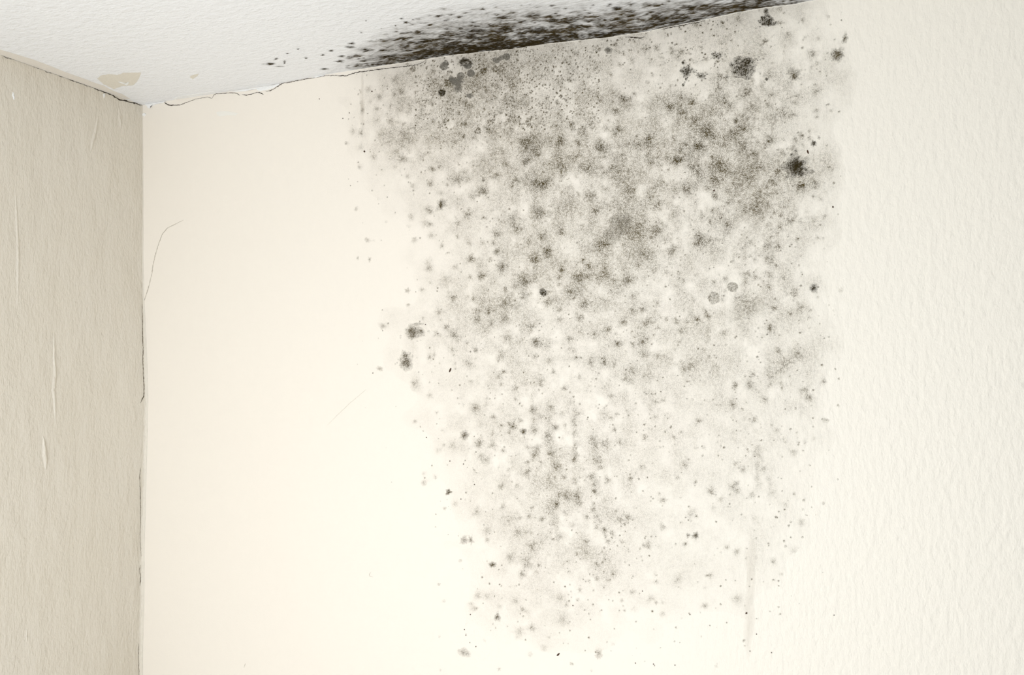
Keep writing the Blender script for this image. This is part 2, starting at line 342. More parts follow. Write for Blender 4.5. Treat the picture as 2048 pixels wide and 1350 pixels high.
# colonies of the patch: x, y, radius, strength (kind); read off the photograph
WALL_COL = [(867, 143, 6, .5), (957, 149, 6, .6), (972, 181, 6, .6), (920, 202, 6, .5), (930, 206, 7, .5), (865, 208, 5, .7), (1003, 137, 5, .6, 'r'), (991, 138, 5, .6, 'r'), (967, 143, 5, .7, 'r'), (896, 166, 5, .7, 'r'), (826, 138, 5, .5, 'd'), (918, 226, 6, .5), (1073, 122, 5, .5), (1017, 242, 6, .6), (1057, 244, 6, .5, 'r'), (956, 262, 5, .6, 'r'), (931, 248, 6, .7),
 (759, 194, 8, .35), (789, 160, 9, .35), (754, 218, 7, .35), (781, 241, 8, .35), (808, 266, 20, .22), (759, 270, 12, .2), (706, 263, 8, .3), (722, 266, 8, .35), (805, 318, 11, .5), (747, 313, 8, .3), (1062, 291, 20, .4, 'o'), (1077, 308, 10, .4), (1057, 320, 9, .5), (719, 334, 7, .25), (816, 271, 16, .25),
 (1196, 98, 5, .4, 'r'), (1154, 107, 7, .6), (1137, 159, 6, .8), (1114, 203, 5, .9), (1222, 149, 5, .5), (1363, 103, 6, .7), (1248, 200, 13, .6), (1232, 222, 9, .6), (1339, 216, 14, .6), (1364, 225, 15, .4), (1384, 205, 12, .7), (1364, 196, 10, .4), (1389, 240, 13, .6), (1143, 249, 9, .6), (1120, 281, 9, .7), (1166, 266, 14, .4), (1200, 296, 13, .6), (1276, 289, 13, .5), (1297, 279, 9, .9), (1237, 259, 9, .5), (1213, 257, 9, .4), (1403, 293, 12, .7), (1413, 264, 17, .5), (1352, 320, 12, .6), (1132, 122, 8, .4), (1313, 95, 8, .5), (1293, 98, 8, .45), (1230, 89, 5, .9), (1360, 291, 15, .3),
 (1560, 46, 5, .6), (1559, 18, 7, .4), (1444, 44, 4, .9), (1446, 52, 3, .7), (1530, 83, 6, .8), (1625, 108, 11, .55), (1632, 183, 10, .4), (1638, 77, 5, .4), (1539, 281, 11, .8), (1603, 271, 7, .6), (1591, 279, 6, .5), (1507, 216, 20, .35), (1459, 213, 12, .4), (1471, 242, 5, .7), (1497, 183, 9, .5), (1480, 291, 19, .4), (1567, 229, 8, .4), (1595, 193, 6, .4), (1466, 267, 12, .5), (1489, 259, 10, .45),
 (864, 338, 6, .7), (861, 367, 9, .5), (826, 372, 6, .35), (916, 359, 15, .5), (967, 360, 4, 1.0), (994, 350, 9, .7), (980, 342, 9, .35), (1051, 325, 11, .6), (1031, 359, 11, .4), (970, 382, 9, .6), (944, 393, 9, .4), (857, 419, 10, .4), (935, 429, 11, .5), (850, 447, 9, .3), (916, 447, 7, .3), (967, 435, 5, .5), (1026, 437, 13, .45), (1083, 427, 16, .5), (1085, 369, 12, .6), (1126, 332, 20, .4), (1122, 283, 10, .6), (993, 469, 10, .6), (1034, 459, 15, .5), (1122, 464, 11, .7), (1084, 474, 11, .5), (1057, 484, 8, .5), (1095, 502, 12, .6), (994, 503, 7, .5), (942, 518, 10, .8), (1070, 518, 9, .5), (862, 471, 8, .3), (884, 492, 6, .4), (909, 284, 7, .4), (928, 273, 6, .6), (965, 486, 8, .3), (938, 485, 7, .3), (772, 444, 6, .18), (748, 481, 9, .1),
 (1473, 241, 6, .6), (1411, 259, 17, .45), (1395, 294, 11, .6), (1203, 295, 13, .5), (1172, 338, 19, .4), (1210, 347, 17, .35), (1301, 323, 13, .45), (1354, 324, 12, .55), (1439, 329, 17, .65), (1555, 344, 8, .7), (1601, 372, 11, .8), (1630, 367, 9, .6), (1545, 361, 11, .5), (1395, 344, 16, .35), (1492, 347, 30, .28, 'o'), (1429, 361, 11, .6), (1375, 379, 14, .45), (1429, 392, 9, .6), (1318, 370, 13, .35), (1180, 391, 14, .55), (1210, 379, 11, .4), (1190, 422, 9, .4), (1203, 488, 14, .45), (1316, 461, 15, .55), (1275, 464, 18, .3), (1345, 502, 13, .6), (1287, 508, 18, .4), (1398, 482, 18, .35), (1513, 420, 12, .5), (1454, 449, 15, .35), (1420, 445, 7, .5), (1583, 441, 9, .5), (1539, 449, 7, .4), (1348, 429, 11, .3), (1533, 492, 11, .4), (1539, 520, 13, .35), (1492, 564, 11, .35), (1589, 586, 12, .45), (1256, 560, 15, .6), (1210, 549, 17, .5), (1158, 555, 10, .45), (1166, 521, 5, .8), (1178, 531, 7, .4), (1592, 479, 6, .3), (1489, 514, 7, .3), (1604, 372, 7, .7),
 (858, 537, 9, .45), (1003, 534, 12, .65), (993, 503, 7, .5), (1070, 524, 9, .55), (1096, 504, 10, .5), (965, 551, 10, .6), (910, 534, 7, .35), (894, 560, 17, .25), (1047, 563, 15, .65), (1123, 539, 7, .8), (1179, 532, 8, .4), (1096, 605, 11, .65), (1010, 607, 14, .55), (1142, 585, 15, .5), (1152, 556, 14, .35), (1169, 608, 12, .6), (1160, 638, 10, .5), (1010, 637, 11, .4), (954, 639, 9, .55), (982, 648, 10, .4), (1062, 654, 13, .4), (908, 669, 12, .5), (1015, 676, 12, .4), (1073, 687, 11, .7), (859, 714, 6, .5), (868, 710, 6, .3), (952, 700, 6, .8), (938, 727, 12, .4), (1007, 743, 6, .8), (998, 754, 9, .45), (1031, 776, 8, .6), (1081, 760, 11, .35), (951, 815, 10, .6), (1067, 819, 9, .5), (860, 791, 7, .35), (942, 764, 7, .25), (998, 717, 7, .4), (1140, 678, 8, .5), (1189, 668, 10, .4), (905, 595, 7, .4), (877, 625, 7, .4), (948, 596, 7, .4), (844, 579, 6, .35), (1030, 573, 8, .4), (1046, 589, 9, .4), (1181, 725, 8, .4), (1158, 754, 8, .35), (1128, 777, 6, .6),
 (1510, 555, 7, .5), (1416, 632, 8, .5), (1394, 639, 8, .7), (1491, 615, 24, .25, 'o'), (1537, 573, 10, .4), (1548, 617, 7, .65), (1540, 656, 10, .6), (1620, 621, 4, .6), (1556, 702, 8, .6), (1569, 727, 15, .4), (1236, 688, 8, .75), (1218, 658, 8, .6), (1293, 647, 11, .5), (1246, 644, 9, .5), (1265, 688, 6, .5), (1288, 710, 9, .5), (1314, 713, 10, .4), (1208, 725, 9, .6), (1382, 731, 13, .35), (1470, 771, 8, .65), (1465, 808, 10, .45), (1507, 749, 6, .5), (1221, 792, 6, .7), (1618, 796, 10, .6), (1613, 779, 5, .5), (1603, 715, 13, .3), (1535, 745, 13, .3), (1250, 759, 7, .4), (1327, 801, 9, .3), (1266, 622, 9, .5), (1354, 642, 9, .3), (1428, 596, 10, .4, 'd'),
 (1069, 861, 9, .45), (958, 887, 10, .5), (984, 891, 9, .45), (1069, 909, 11, .6), (1025, 854, 6, .5), (1051, 947, 11, .45), (971, 920, 12, .35), (1003, 973, 7, .65), (848, 966, 8, .35), (847, 947, 7, .2), (910, 1008, 7, .3), (876, 901, 6, .25), (1114, 1008, 7, .8), (1084, 1038, 7, .7), (1058, 1033, 6, .6), (1064, 1016, 6, .5), (953, 1024, 10, .35), (974, 1062, 11, .35), (975, 1080, 6, .4), (1064, 1092, 15, .4), (1021, 1115, 11, .45), (1053, 1132, 9, .4), (1042, 1148, 8, .3), (1148, 920, 6, .7), (1183, 952, 7, .6), (1184, 876, 9, .45), (1103, 908, 8, .4), (1189, 982, 7, .7), (1151, 991, 10, .4), (1174, 1034, 7, .5), (1173, 1083, 7, .5), (1120, 1074, 12, .4),
 (1397, 842, 8, .55), (1509, 840, 8, .5), (1229, 859, 6, .6), (1239, 884, 14, .35), (1202, 934, 7, .6), (1215, 960, 7, .65), (1261, 957, 5, .9), (1283, 934, 6, .5), (1369, 930, 13, .35), (1355, 955, 5, .5), (1391, 964, 4, .6), (1256, 1035, 9, .6), (1209, 1060, 9, .75), (1224, 1066, 6, .85), (1249, 1048, 4, .8), (1216, 1082, 8, .5), (1370, 1088, 5, .7), (1473, 1104, 8, .5), (1454, 1094, 7, .4), (1603, 1045, 10, .3), (1589, 1101, 10, .25), (1572, 1010, 7, .25), (1295, 1089, 8, .35), (1505, 990, 9, .35), (1421, 1150, 7, .45), (1546, 985, 8, .3),
 (1046, 1149, 9, .4), (956, 1191, 9, .4), (974, 1193, 9, .25), (888, 1202, 8, .18), (945, 1217, 6, .3), (1039, 1263, 12, .35), (1031, 1202, 7, .4), (1121, 1195, 14, .35), (1125, 1239, 16, .3), (1160, 1180, 6, .4), (1301, 1197, 10, .3), (1356, 1158, 13, .3), (1297, 1092, 7, .3), (1268, 1217, 7, .2), (1325, 1228, 7, .3), (1088, 1296, 8, .3), (881, 1340, 8, .15), (998, 1338, 7, .25), (1433, 1331, 7, .25), (879, 1273, 5, .25), (969, 1281, 8, .15), (1265, 1184, 7, .3), (952, 622, 8, .4), (1120, 640, 10, .35), (1100, 720, 9, .3), (905, 700, 8, .25)]

# the colonies that stand out, each a thing of its own: name kind, blobs, material, label
OWN_WALL = [
 ('mould_colony', [(1592, 333, 28, 26, .85, 's'), (1593, 334, 26, 26, .65, 'c'), (1591, 340, 11, 11, .35, 's')], 'k', 'biggest near-black mould spot, fuzzy and round, close to the clean strip of wall'),
 ('mould_colony', [(1484, 135, 36, 28, .60, 'c'), (1499, 123, 17, 13, .55, 'c'), (1488, 150, 26, 10, .4, 'c')], 'k', 'large brown mould colony of coarse separate grains below the ceiling mould'),
 ('mould_colony', [(1534, 41, 12, 11, .4, 'r'), (1534, 43, 19, 14, .7, 'c'), (1532, 23, 6, 8, 1.1, 's'), (1551, 46, 9, 6, .6, 'c')], 'k', 'black blot with a ring of grains hanging right under the ceiling edge'),
 ('mould_colony', [(1676, 108, 17, 15, .62, 's'), (1672, 112, 13, 11, .3, 'o')], 'f', 'soft grey mould spot standing alone at the outer upper corner of the patch'),
 ('mould_colony', [(1690, 77, 9, 13, .55, 's')], 'f', 'small faint mould smudge just above the lone grey upper spot'),
 ('mould_colony', [(1372, 143, 17, 20, .75, 'c'), (1376, 138, 12, 8, .6, 'c')], 'k', 'ragged brown grain cluster slanting like a slash beneath the ceiling'),
 ('mould_colony', [(1402, 152, 14, 11, .6, 'c')], 'k', 'paler loose grain cluster touching the slash-shaped brown one'),
 ('mould_colony', [(1433, 112, 14, 9, .85, 'c')], 'k', 'small brown grainy mould clump above the large coarse colony'),
 ('mould_colony', [(1588, 147, 16, 18, .45, 's'), (1590, 154, 6, 7, .8, 's')], 'f', 'round grey mould spot with one dark point below its middle'),
 ('mould_colony', [(932, 126, 11, 9, .55, 'r'), (930, 122, 13, 8, .9, 'c')], 'k', 'black granular crescent above a grey disc, near the ceiling crack'),
 ('mould_disc', [(936, 133, 8, 6, .75, 'd')], 'g', 'grey disc tucked into the black crescent under the ceiling'),
 ('mould_blotch', [(914, 164, 14, 11, .72, 'o'), (922, 152, 8, 8, .6, 'd'), (916, 178, 9, 9, .6, 'o'), (905, 160, 8, 8, .55, 'o')], 'g', 'largest smooth grey blotch, several discs merged, under the black crescent'),
 ('mould_colony', [(884, 186, 6.5, 6.5, .6, 'r'), (884, 186, 10, 9, .7, 'c')], 'k', 'small black ring of mould with a pale centre beside the merged blotch'),
 ('mould_disc', [(888, 133, 9, 8, .65, 'd'), (892, 126, 6, 6, .45, 'd')], 'g', 'grey double disc of mould before the merged blotch, below the crack'),
 ('mould_disc', [(1013, 114, 8, 7, .7, 'd')], 'g', 'single crisp grey mould disc just below the dark ceiling growth'),
 ('mould_disc', [(993, 121, 8, 6.5, .65, 'd'), (1003, 116, 6, 5.5, .55, 'd')], 'g', 'twin overlapping grey mould discs next to the single crisp disc'),
 ('mould_disc', [(942, 147, 8, 8, .75, 'd')], 'g', 'dark grey mould disc below the black crescent'),
 ('mould_disc', [(1217, 101, 8, 8, .35, 'd'), (1217, 101, 4, 4, .9, 'd')], 'g', 'grey mould disc with a dark centre and pale halo'),
 ('mould_disc', [(939, 192, 10, 5, .65, 'o')], 'g', 'flat grey mould smear under the merged blotch'),
 ('mould_colony', [(1246, 440, 22, 18, .17, 'o'), (1228, 465, 28, 23, .17, 'o'), (1238, 455, 40, 36, .13, 's')], 'f', 'widest grey-brown oval blotch in the middle of the wall patch'),
 ('mould_colony', [(1465, 574, 11, 11, .3, 'd')], 'f', 'pale round mould disc with a clear rim in the lighter zone'),
 ('mould_colony', [(1627, 576, 10, 11, .8, 's')], 'k', 'small dark round spot alone at the outer edge, halfway down'),
 ('mould_colony', [(1627, 287, 8, 8, .8, 's'), (1638, 275, 5, 7, .35, 's')], 'k', 'small dark spot shortly above the biggest near-black one'),
 ('mould_colony', [(1086, 585, 10, 9, .85, 'c'), (1086, 584, 7, 7, .35, 'r')], 'k', 'little knotted black colony in the middle of the grey spots'),
 ('mould_colony', [(822, 661, 11, 12, .55, 's'), (825, 673, 8, 7, .45, 's'), (842, 662, 6, 6, .55, 's'), (836, 648, 15, 5, .3, 's'), (830, 664, 26, 22, .18, 'c'), (830, 664, 24, 18, .22, 's')], 'f', 'cluster of dark spots jutting out onto the clean cream wall'),
 ('mould_colony', [(815, 729, 12, 13, .48, 's'), (810, 711, 9, 10, .42, 's'), (813, 722, 16, 26, .18, 'c'), (812, 722, 15, 24, .3, 's')], 'f', 'dark double spot below the jutting cluster'),
 ('mould_colony', [(882, 409, 3.5, 11, .95, 's'), (882, 410, 14, 15, .4, 's')], 'f', 'grey spot with a short dark upright streak through it'),
 ('mould_colony', [(929, 870, 12, 12, .62, 's')], 'f', 'fuzzy grey spot at the inner edge below the dark double spot'),
 ('mould_colony', [(897, 984, 6.5, 6.5, .55, 'o')], 'f', 'small neat round grey dot on the clean wall beside the lower patch'),
 ('mould_colony', [(928, 1080, 10, 12, .42, 's'), (942, 1080, 8, 11, .38, 's')], 'f', 'pale smudge split in two halves outside the lower patch'),
 ('mould_colony', [(985, 1129, 9, 8, .8, 's')], 'f', 'dark star-shaped spot at the lower inner edge'),
 ('mould_colony', [(995, 1234, 9, 11, .55, 's')], 'f', 'grey smudge with a black point near the bottom'),
 ('mould_colony', [(925, 1303, 14, 12, .3, 's'), (935, 1308, 12, 9, .25, 's')], 'f', 'lowest broad faint smudge by itself on cream wall'),
 ('mould_colony', [(1391, 1071, 9, 9, .7, 's'), (1376, 1071, 5, 7, .55, 's')], 'f', 'dark pair of spots in the pale lower part of the patch'),
 ('mould_colony', [(1047, 863, 8, 8, .85, 's')], 'f', 'compact dark spot beside a grey one, midway down the inner half'),
]

P0 = mark(BACK, 640, 20); P1 = mark(BACK, 1730, 20)
PB = mark(BACK, 1100, 1425)
g = Growth(BACK, P0[0], P1[0], PB[1], H + 0.03, 0.0017)
PX = to_px(base3(BACK, g.U, g.V)); px, py = PX[..., 0], PX[..., 1]
warp = (vnoise(g.U, g.V, 0.06, 1) - .5) * 60
hz = np.clip(haze_at(px + warp, py + (vnoise(g.U, g.V, 0.06, 2) - .5) * 50) / 10 - 0.045, 0, 1) * 1.1
n60 = vnoise(g.U, g.V, 0.075, 3); n25 = vnoise(g.U, g.V, 0.032, 4, 1.15); n10 = vnoise(g.U, g.V, 0.013, 5, 1.1); n5 = vnoise(g.U, g.V, 0.006, 6)
mod = 0.25 + 1.0 * n25 + 0.55 * n10 + 0.5 * n60 + 0.25 * n5
g.D = hz * np.clip(mod - 0.62, 0.05, 2) * 0.43
soft = hz.copy()
for c in WALL_COL: g.blob(c[0], c[1], c[2] * 1.25, c[2] * 1.25, c[3] * (0.72 if c[1] < 700 else 0.60), c[4] if len(c) > 4 else 's')
# the many smaller colonies, thicker where the patch is thicker
def scatter(n, power, x0=690, x1=1690, y0=15, y1=1345):
    out = []
    while len(out) < n:
        qx = rng.uniform(x0, x1, 4000); qy = rng.uniform(y0, y1, 4000)
        k = rng.random(4000) < (haze_at(qx, qy) / 7.0) ** power
        out += list(zip(qx[k], qy[k]))
    return out[:n]
for qx, qy in scatter(900, 1.1):
    r_ = rng.lognormal(1.85, .42); g.blob(qx, qy, r_, r_ * rng.uniform(.85, 1.2), rng.uniform(.10, .34), 's', seed=int(qx * 97 + qy))
# pin-prick grains
def grains(n, power, a0, a1, **kw):
    pts = scatter(n, power, **kw); uv = [mark(BACK, *p) for p in pts]
    g.dots(uv, rng.uniform(.0015, .0029, n), rng.uniform(a0, a1, n))
grains(3000, 1.0, .15, .5)
grains(1300, .6, .3, .8, x0=830, x1=1200, y0=95, y1=260)
grains(220, .5, .25, .7, x0=1180, x1=1480, y0=20, y1=130)
# downward runs of the damp
for sx, sy0, sy1, wd, a in [(1515, 850, 1000, 8, .10), (1540, 930, 1000, 7, .10), (1100, 800, 1080, 10, .10), (1148, 800, 960, 5, .14), (1114, 1000, 1100, 4, .18), (1250, 720, 830, 6, .10), (1300, 700, 850, 12, .07), (1416, 620, 700, 4, .1), (1188, 860, 1000, 7, .08), (1065, 780, 880, 5, .1)]:
    dxx = px - (sx + (py - sy0) * 0.02); g.D += a * np.exp(-(dxx / wd) ** 2) * np.clip((py - sy0) / 40, 0, 1) * np.clip((sy1 - py) / 40, 0, 1) * (0.4 + 1.2 * n10)
g.T = np.clip(0.15 + 0.5 * (0.5 - g.D) + 0.25 * (n60 - .5), 0, 1)
outline = (soft > 0.03) | (g.D > 0.05)
tag(g.build('mould_patch', M_FILM, outline & inside(BACK, g.U, g.V), 0.0003, 0.0006),
    'broad grey-black speckled mould patch spreading down the cream back wall', 'mould')

MK = {'k': M_DARK, 'f': M_FILM, 'g': M_GREY, 'c': M_CEILM, 's': M_STAIN}
def own(plane, name, blobs, mk, label, cat, group, step=0.0012, thr=0.05, off=0.0008, rise=0.0012):
    pts = []
    for b in blobs:
        R = max(b[2], b[3]) * 1.9
        for dx, dy in ((-R, -R), (R, -R), (-R, R), (R, R)): pts.append(mark(plane, b[0] + dx, b[1] + (dy if plane != CEIL else dy * b[3] / max(b[2], b[3]))))
    pts = np.array(pts); a, c = pts.min(0), pts.max(0)
    q = Growth(plane, a[0], c[0], a[1], c[1], step)
    for b in blobs: q.blob(b[0], b[1], b[2], b[3], b[4], b[5], b[6] if len(b) > 6 else 0.0)
    q.T = np.full_like(q.D, 0.1)
    o = q.build(name, MK[mk], (q.D > thr) & inside(plane, q.U, q.V), off, rise)
    return tag(o, label, cat, group)
for nm, bl, mk, lab in OWN_WALL:
    own(BACK, nm, bl, mk, lab, 'mould', 'mould colonies standing out on the back wall')

# ------------------------------------------------------------------ mould on the ceiling
CE = [(701, 118, 11, 2.8, .8), (717, 115, 9, 3, .6), (730, 100, 8, 2.8, .8), (742, 83, 6, 2, .7), (728, 125, 10, 3.2, .9), (766, 102, 9, 4, .9), (743, 102, 11, 3, .6), (769, 83, 10, 2.8, .8), (801, 78, 27, 4, .9), (836, 65, 16, 4.5, .8), (810, 96, 18, 5, .8), (773, 116, 22, 4.5, .8), (744, 121, 9, 2.2, .6), (793, 63, 6, 1.5, .6), (763, 57, 5, 1.3, .45), (770, 69, 9, 2, .5), (877, 32, 13, 3.2, .9), (887, 17, 10, 2.6, .55), (890, 41, 12, 2.6, .5), (850, 46, 8, 2.2, .6), (858, 51, 10, 2.6, .7),
 (901, 29, 9, 2.6, .75), (919, 34, 10, 3.2, .9), (965, 18, 9, 2.8, .85), (947, 18, 9, 2, .4), (1006, 20, 6, 1.4, .5), (1022, 21, 4, 2.4, .4), (946, 45, 10, 3.2, .6), (953, 52, 12, 3.2, .7), (922, 56, 9, 3, .8), (1006, 34, 22, 4, .9), (994, 29, 12, 2.6, .6), (1059, 32, 16, 5, .8), (1043, 42, 11, 3.4, .9), (1007, 57, 19, 6.5, 1.0), (1041, 64, 12, 4.2, 1.0), (1076, 58, 28, 7, 1.0), (949, 61, 28, 5, .9), (943, 74, 19, 6.5, 1.0), (1105, 38, 19, 8, .85), (1133, 41, 22, 5, 1.0), (1148, 35, 18, 5, .9), (1131, 16, 7, 2.2, .7), (1111, 25, 7, 2, .6), (1141, 49, 12, 3.4, .9), (1191, 29, 10, 2.4, .6), (1176, 37, 10, 2.6, .6), (1236, 14, 10, 3.2, .8), (1220, 6, 6, 1.8, .7), (1232, 32, 16, 3.2, .8), (1180, 61, 8, 3.4, .8), (1215, 60, 22, 7, .9), (1164, 47, 17, 4.2, .7), (977, 49, 10, 3, .7), (990, 78, 28, 5.5, .9), (947, 94, 24, 8, .9), (986, 92, 32, 8, 1.0), (900, 95, 30, 7, .8), (860, 108, 26, 5, .9),
 (1259, 18, 11, 3.8, .9), (1258, 26, 8, 2.8, .9), (1234, 33, 12, 2.2, .8), (1245, 37.6, 6, 2.8, .8), (1316, 8, 14, 2.4, .9), (1378, 11, 18, 5, 1.1), (1406, 7.5, 12, 2.8, .9), (1340, 37.6, 24, 5, 1.0), (1365, 32, 22, 6, .9), (1434, 26, 16, 5, 1.1), (1486, 15, 20, 5, 1.0), (1516, 7.5, 15, 3, .9), (1546, 5, 9, 1.6, .5), (1385, 21, 14, 2.8, .5), (1314, 28, 14, 3.2, .6), (1286, 42, 12, 3.2, .6), (1239, 53, 16, 4.2, .7), (1215, 63, 22, 5, .8), (1305, 35, 6, 2.2, .6), (1290, 3, 7, 1.7, .5), (1391, 40, 18, 4, .7), (1060, 82, 30, 6, .8), (1110, 72, 28, 6, .7), (1150, 66, 20, 5, .6), (1030, 88, 24, 5, .8), (880, 80, 22, 5, .7), (850, 84, 24, 5, .7), (905, 70, 22, 4, .6)]
OWN_CEIL = [
 ('mould_colony', [(541, 128, 12, 3.2, 1.2, 's'), (552, 118, 8, 2.2, .8, 's', -.3), (569, 125, 3.5, 6, .75, 's'), (559, 133.5, 13, 1.8, .6, 's'), (527, 128, 10, 1.2, .3, 's')], 'curled brown mould colony alone on the ceiling, farthest from the main growth'),
 ('mould_colony', [(649, 141, 11, 2.6, 1.0, 's')], 'flat dark mould spot close above the wall crack'),
 ('mould_colony', [(679, 125, 11, 3.2, 1.0, 's')], 'dark flat mould spot at the tapering end of the ceiling growth'),
 ('mould_colony', [(683, 114, 10, 3.2, .8, 's')], 'brown fuzzy spot just over the flat dark one at the tapering end'),
 ('mould_colony', [(703, 87, 9, 3.2, .9, 's'), (700, 94.5, 14, 3.2, 1.0, 's')], 'stacked pair of dark mould spots clear of the ceiling growth'),
 ('mould_colony', [(662, 102, 7, 2.4, 1.0, 's')], 'small oval spot next to the stacked pair on the ceiling'),
 ('mould_colony', [(645.5, 111, 6, 2.0, 1.0, 's')], 'small pointed spot diagonally below the oval one'),
 ('mould_colony', [(612, 117, 5, 1.7, .9, 's')], 'small brown dash of mould between the curled colony and pointed spot'),
 ('mould_colony', [(575, 107, 5, 1.5, .9, 's')], 'tiny brown dash, the lower of two above the curled colony'),
 ('mould_colony', [(596, 98, 4.5, 1.4, .85, 's')], 'tiny brown dash farther up, the upper of two above the curled colony'),
 ('mould_colony', [(812, 44.5, 8, 3.2, .95, 's')], 'ragged dark spot on clean ceiling above the tapered growth'),
 ('mould_colony', [(803, 37, 6, 1.8, .85, 's')], 'thin dash just above the ragged dark ceiling spot'),
 ('mould_colony', [(826, 39, 6, 1.4, .7, 's')], 'thin faint dash beside the ragged dark ceiling spot'),
 ('mould_colony', [(732, 41, 2.4, 2.0, .8, 's')], 'tiny round dot highest on the clean ceiling'),
 ('mould_colony', [(791, 51, 2.4, 2.4, .9, 's')], 'tiny round dark dot below the ragged ceiling spot'),
 ('mould_colony', [(723, 65, 5, 1.3, .7, 's')], 'thin brown dash over the stacked pair'),
]
a, b_, c_ = mark(CEIL, 560, 175), mark(CEIL, 1650, -2), mark(CEIL, 1000, -40)
gc = Growth(CEIL, mark(CEIL, 640, 150)[0] - .05, mark(BACK, 1700, 0)[0], min(c_[1], -0.42), 0.0, 0.0020)
PX = to_px(base3(CEIL, gc.U, gc.V)); px, py = PX[..., 0], PX[..., 1]
jy = np.interp(px, [p[0] for p in JUNC], [p[1] for p in JUNC])
dist = jy - py                                                    # how far out from the wall, as measured
width = np.interp(px, [650, 700, 760, 830, 900, 1000, 1100, 1240, 1350, 1450, 1550, 1640], [14, 34, 50, 60, 62, 60, 56, 52, 46, 38, 24, 10])
peak = np.interp(px, [640, 690, 740, 800, 850, 950, 1100, 1200, 1300, 1400, 1500, 1560, 1640, 1700], [0, .10, .24, .42, .56, .66, .64, .62, .60, .58, .54, .40, .28, 0])
m1 = vnoise(gc.U, gc.V, 0.05, 11, .5); m2 = vnoise(gc.U, gc.V, 0.022, 12, .4); m3 = vnoise(gc.U, gc.V, 0.009, 13, .45)
prof = np.exp(-(np.clip(dist, 0, None) / width) ** 2.4)
near = np.exp(-(dist / 14) ** 2) * np.interp(px, [700, 790, 850, 1250, 1330, 1400], [0, .25, .38, .30, .1, 0])
sparse = np.exp(-(dist / (width * 1.55 + 1)) ** 4) * np.interp(px, [640, 720, 860, 1300, 1500, 1650], [.2, .5, 1, 1, .8, .3])
gc.D = peak * prof * np.clip(0.30 + 1.3 * m2 + .8 * m1 + .5 * m3 - 0.55, .12, 2) * 0.85 + near * (.4 + 1.1 * m3)
for c in CE: gc.blob(c[0], c[1], c[2] * 1.05, c[3] * 1.1, c[4] * .9, 's', rot=-.09)
for _ in range(420):
    qx = rng.uniform(690, 1600); j_ = np.interp(qx, [p[0] for p in JUNC], [p[1] for p in JUNC])
    wd = np.interp(qx, [650, 700, 830, 1000, 1240, 1450, 1600], [14, 34, 85, 90, 70, 45, 12]); qy = j_ - wd * rng.random() ** 1.2
    r_ = rng.lognormal(1.75, .5); gc.blob(qx, qy, r_, r_ * rng.uniform(.22, .34), rng.uniform(.2, .75), 's', rot=-.09, seed=int(qx * 31 + qy * 7))
gc.T = np.clip(.1 + .45 * (.7 - gc.D) + .3 * (m1 - .5), 0, 1)
okc = ((peak * prof > 0.025) | (gc.D > 0.06)) & inside(CEIL, gc.U, gc.V)
tag(gc.build('mould_patch', M_CEILM, okc, 0.0003, 0.0008), 'dark brown streaky mould band on the ceiling along the back wall', 'mould')
for nm, bl, lab in OWN_CEIL:
    own(CEIL, nm, bl, 'c', lab, 'mould', 'mould colonies scattered on the ceiling', step=0.0015, thr=0.05)

# ------------------------------------------------------------------ stains
own(BACK, 'drip_stain', [(724.5, 215, 6, 32, .26, 's'), (725, 168, 3.5, 28, .10, 'o'), (726, 250, 9, 22, .09, 's'), (721.5, 184, 2.2, 4, .5, 's')], 's', 'faint brown drip stain running down from the ceiling crack', 'stain', None, thr=.02, off=.0004, rise=.0003)
own(BACK, 'drip_stain', [(1502, 1120, 12, 60, .085, 'o'), (1500, 1210, 11, 80, .085, 'o'), (1496, 1275, 10, 50, .06, 'o')], 's', 'long pale brown drip run low in the faded part of the patch', 'stain', None, thr=.02, off=.0007, rise=.0003)

# ------------------------------------------------------------------ cracks
def ribbon(plane, name, pts, wd, mat, label, cat='crack', group=None, jit=.8, seed=0, raise_=0.0005, parent=None):
    """a crack: ragged dark seam following the measured line; widths in photograph scale"""
    r = np.random.default_rng(seed + 5)
    P = np.array(pts, float); L = np.r_[0, np.cumsum(np.hypot(*np.diff(P[:, :2], axis=0).T))]
    n = max(int(L[-1] / 2.2), 6); tt = np.linspace(0, L[-1], n)
    X = np.interp(tt, L, P[:, 0]) + r.normal(0, .35 * jit, n); Y = np.interp(tt, L, P[:, 1]) + r.normal(0, .45 * jit, n)
    if P.shape[1] > 2: W = np.interp(tt, L, P[:, 2]) * wd
    else: W = np.full(n, wd)
    W = W * .8 * r.uniform(.4, 1.5, n) * np.clip(np.minimum(np.arange(n), np.arange(n)[::-1]) / 4 + .25, 0, 1)
    dx, dy = np.gradient(X), np.gradient(Y); q = np.hypot(dx, dy) + 1e-9; nx, ny = -dy / q, dx / q
    rows = []
    for i in range(n):
        a = mark_on(plane, X[i] + nx[i] * W[i] / 2, Y[i] + ny[i] * W[i] / 2); c = mark_on(plane, X[i] - nx[i] * W[i] / 2, Y[i] - ny[i] * W[i] / 2)
        for k, (uv, h) in enumerate(((a, .0001), (a, raise_), (c, raise_), (c, .0001))):
            u, v = uv
            if plane == BACK: v = min(v, H + float(dz_edge(u)) - .0005); u = max(u, .001)
            if plane == LEFT: u = min(u, -.0008); v = min(v, H - .0008)
            if plane == CEIL: v = min(v, -.0008); u = max(u, .001)
            rows.append(surf(plane, np.array(u), np.array(v), h))
    f = []
    for i in range(n - 1):
        for k in range(3): f.append((i * 4 + k, i * 4 + k + 1, i * 4 + 5 + k, i * 4 + 4 + k))
    f += [(0, 1, 2, 3), (n * 4 - 1, n * 4 - 2, n * 4 - 3, n * 4 - 4)]
    o = link(name, np.array(rows), f, mat, parent, shade=False)
    if parent is None: tag(o, label, cat, group)
    return o
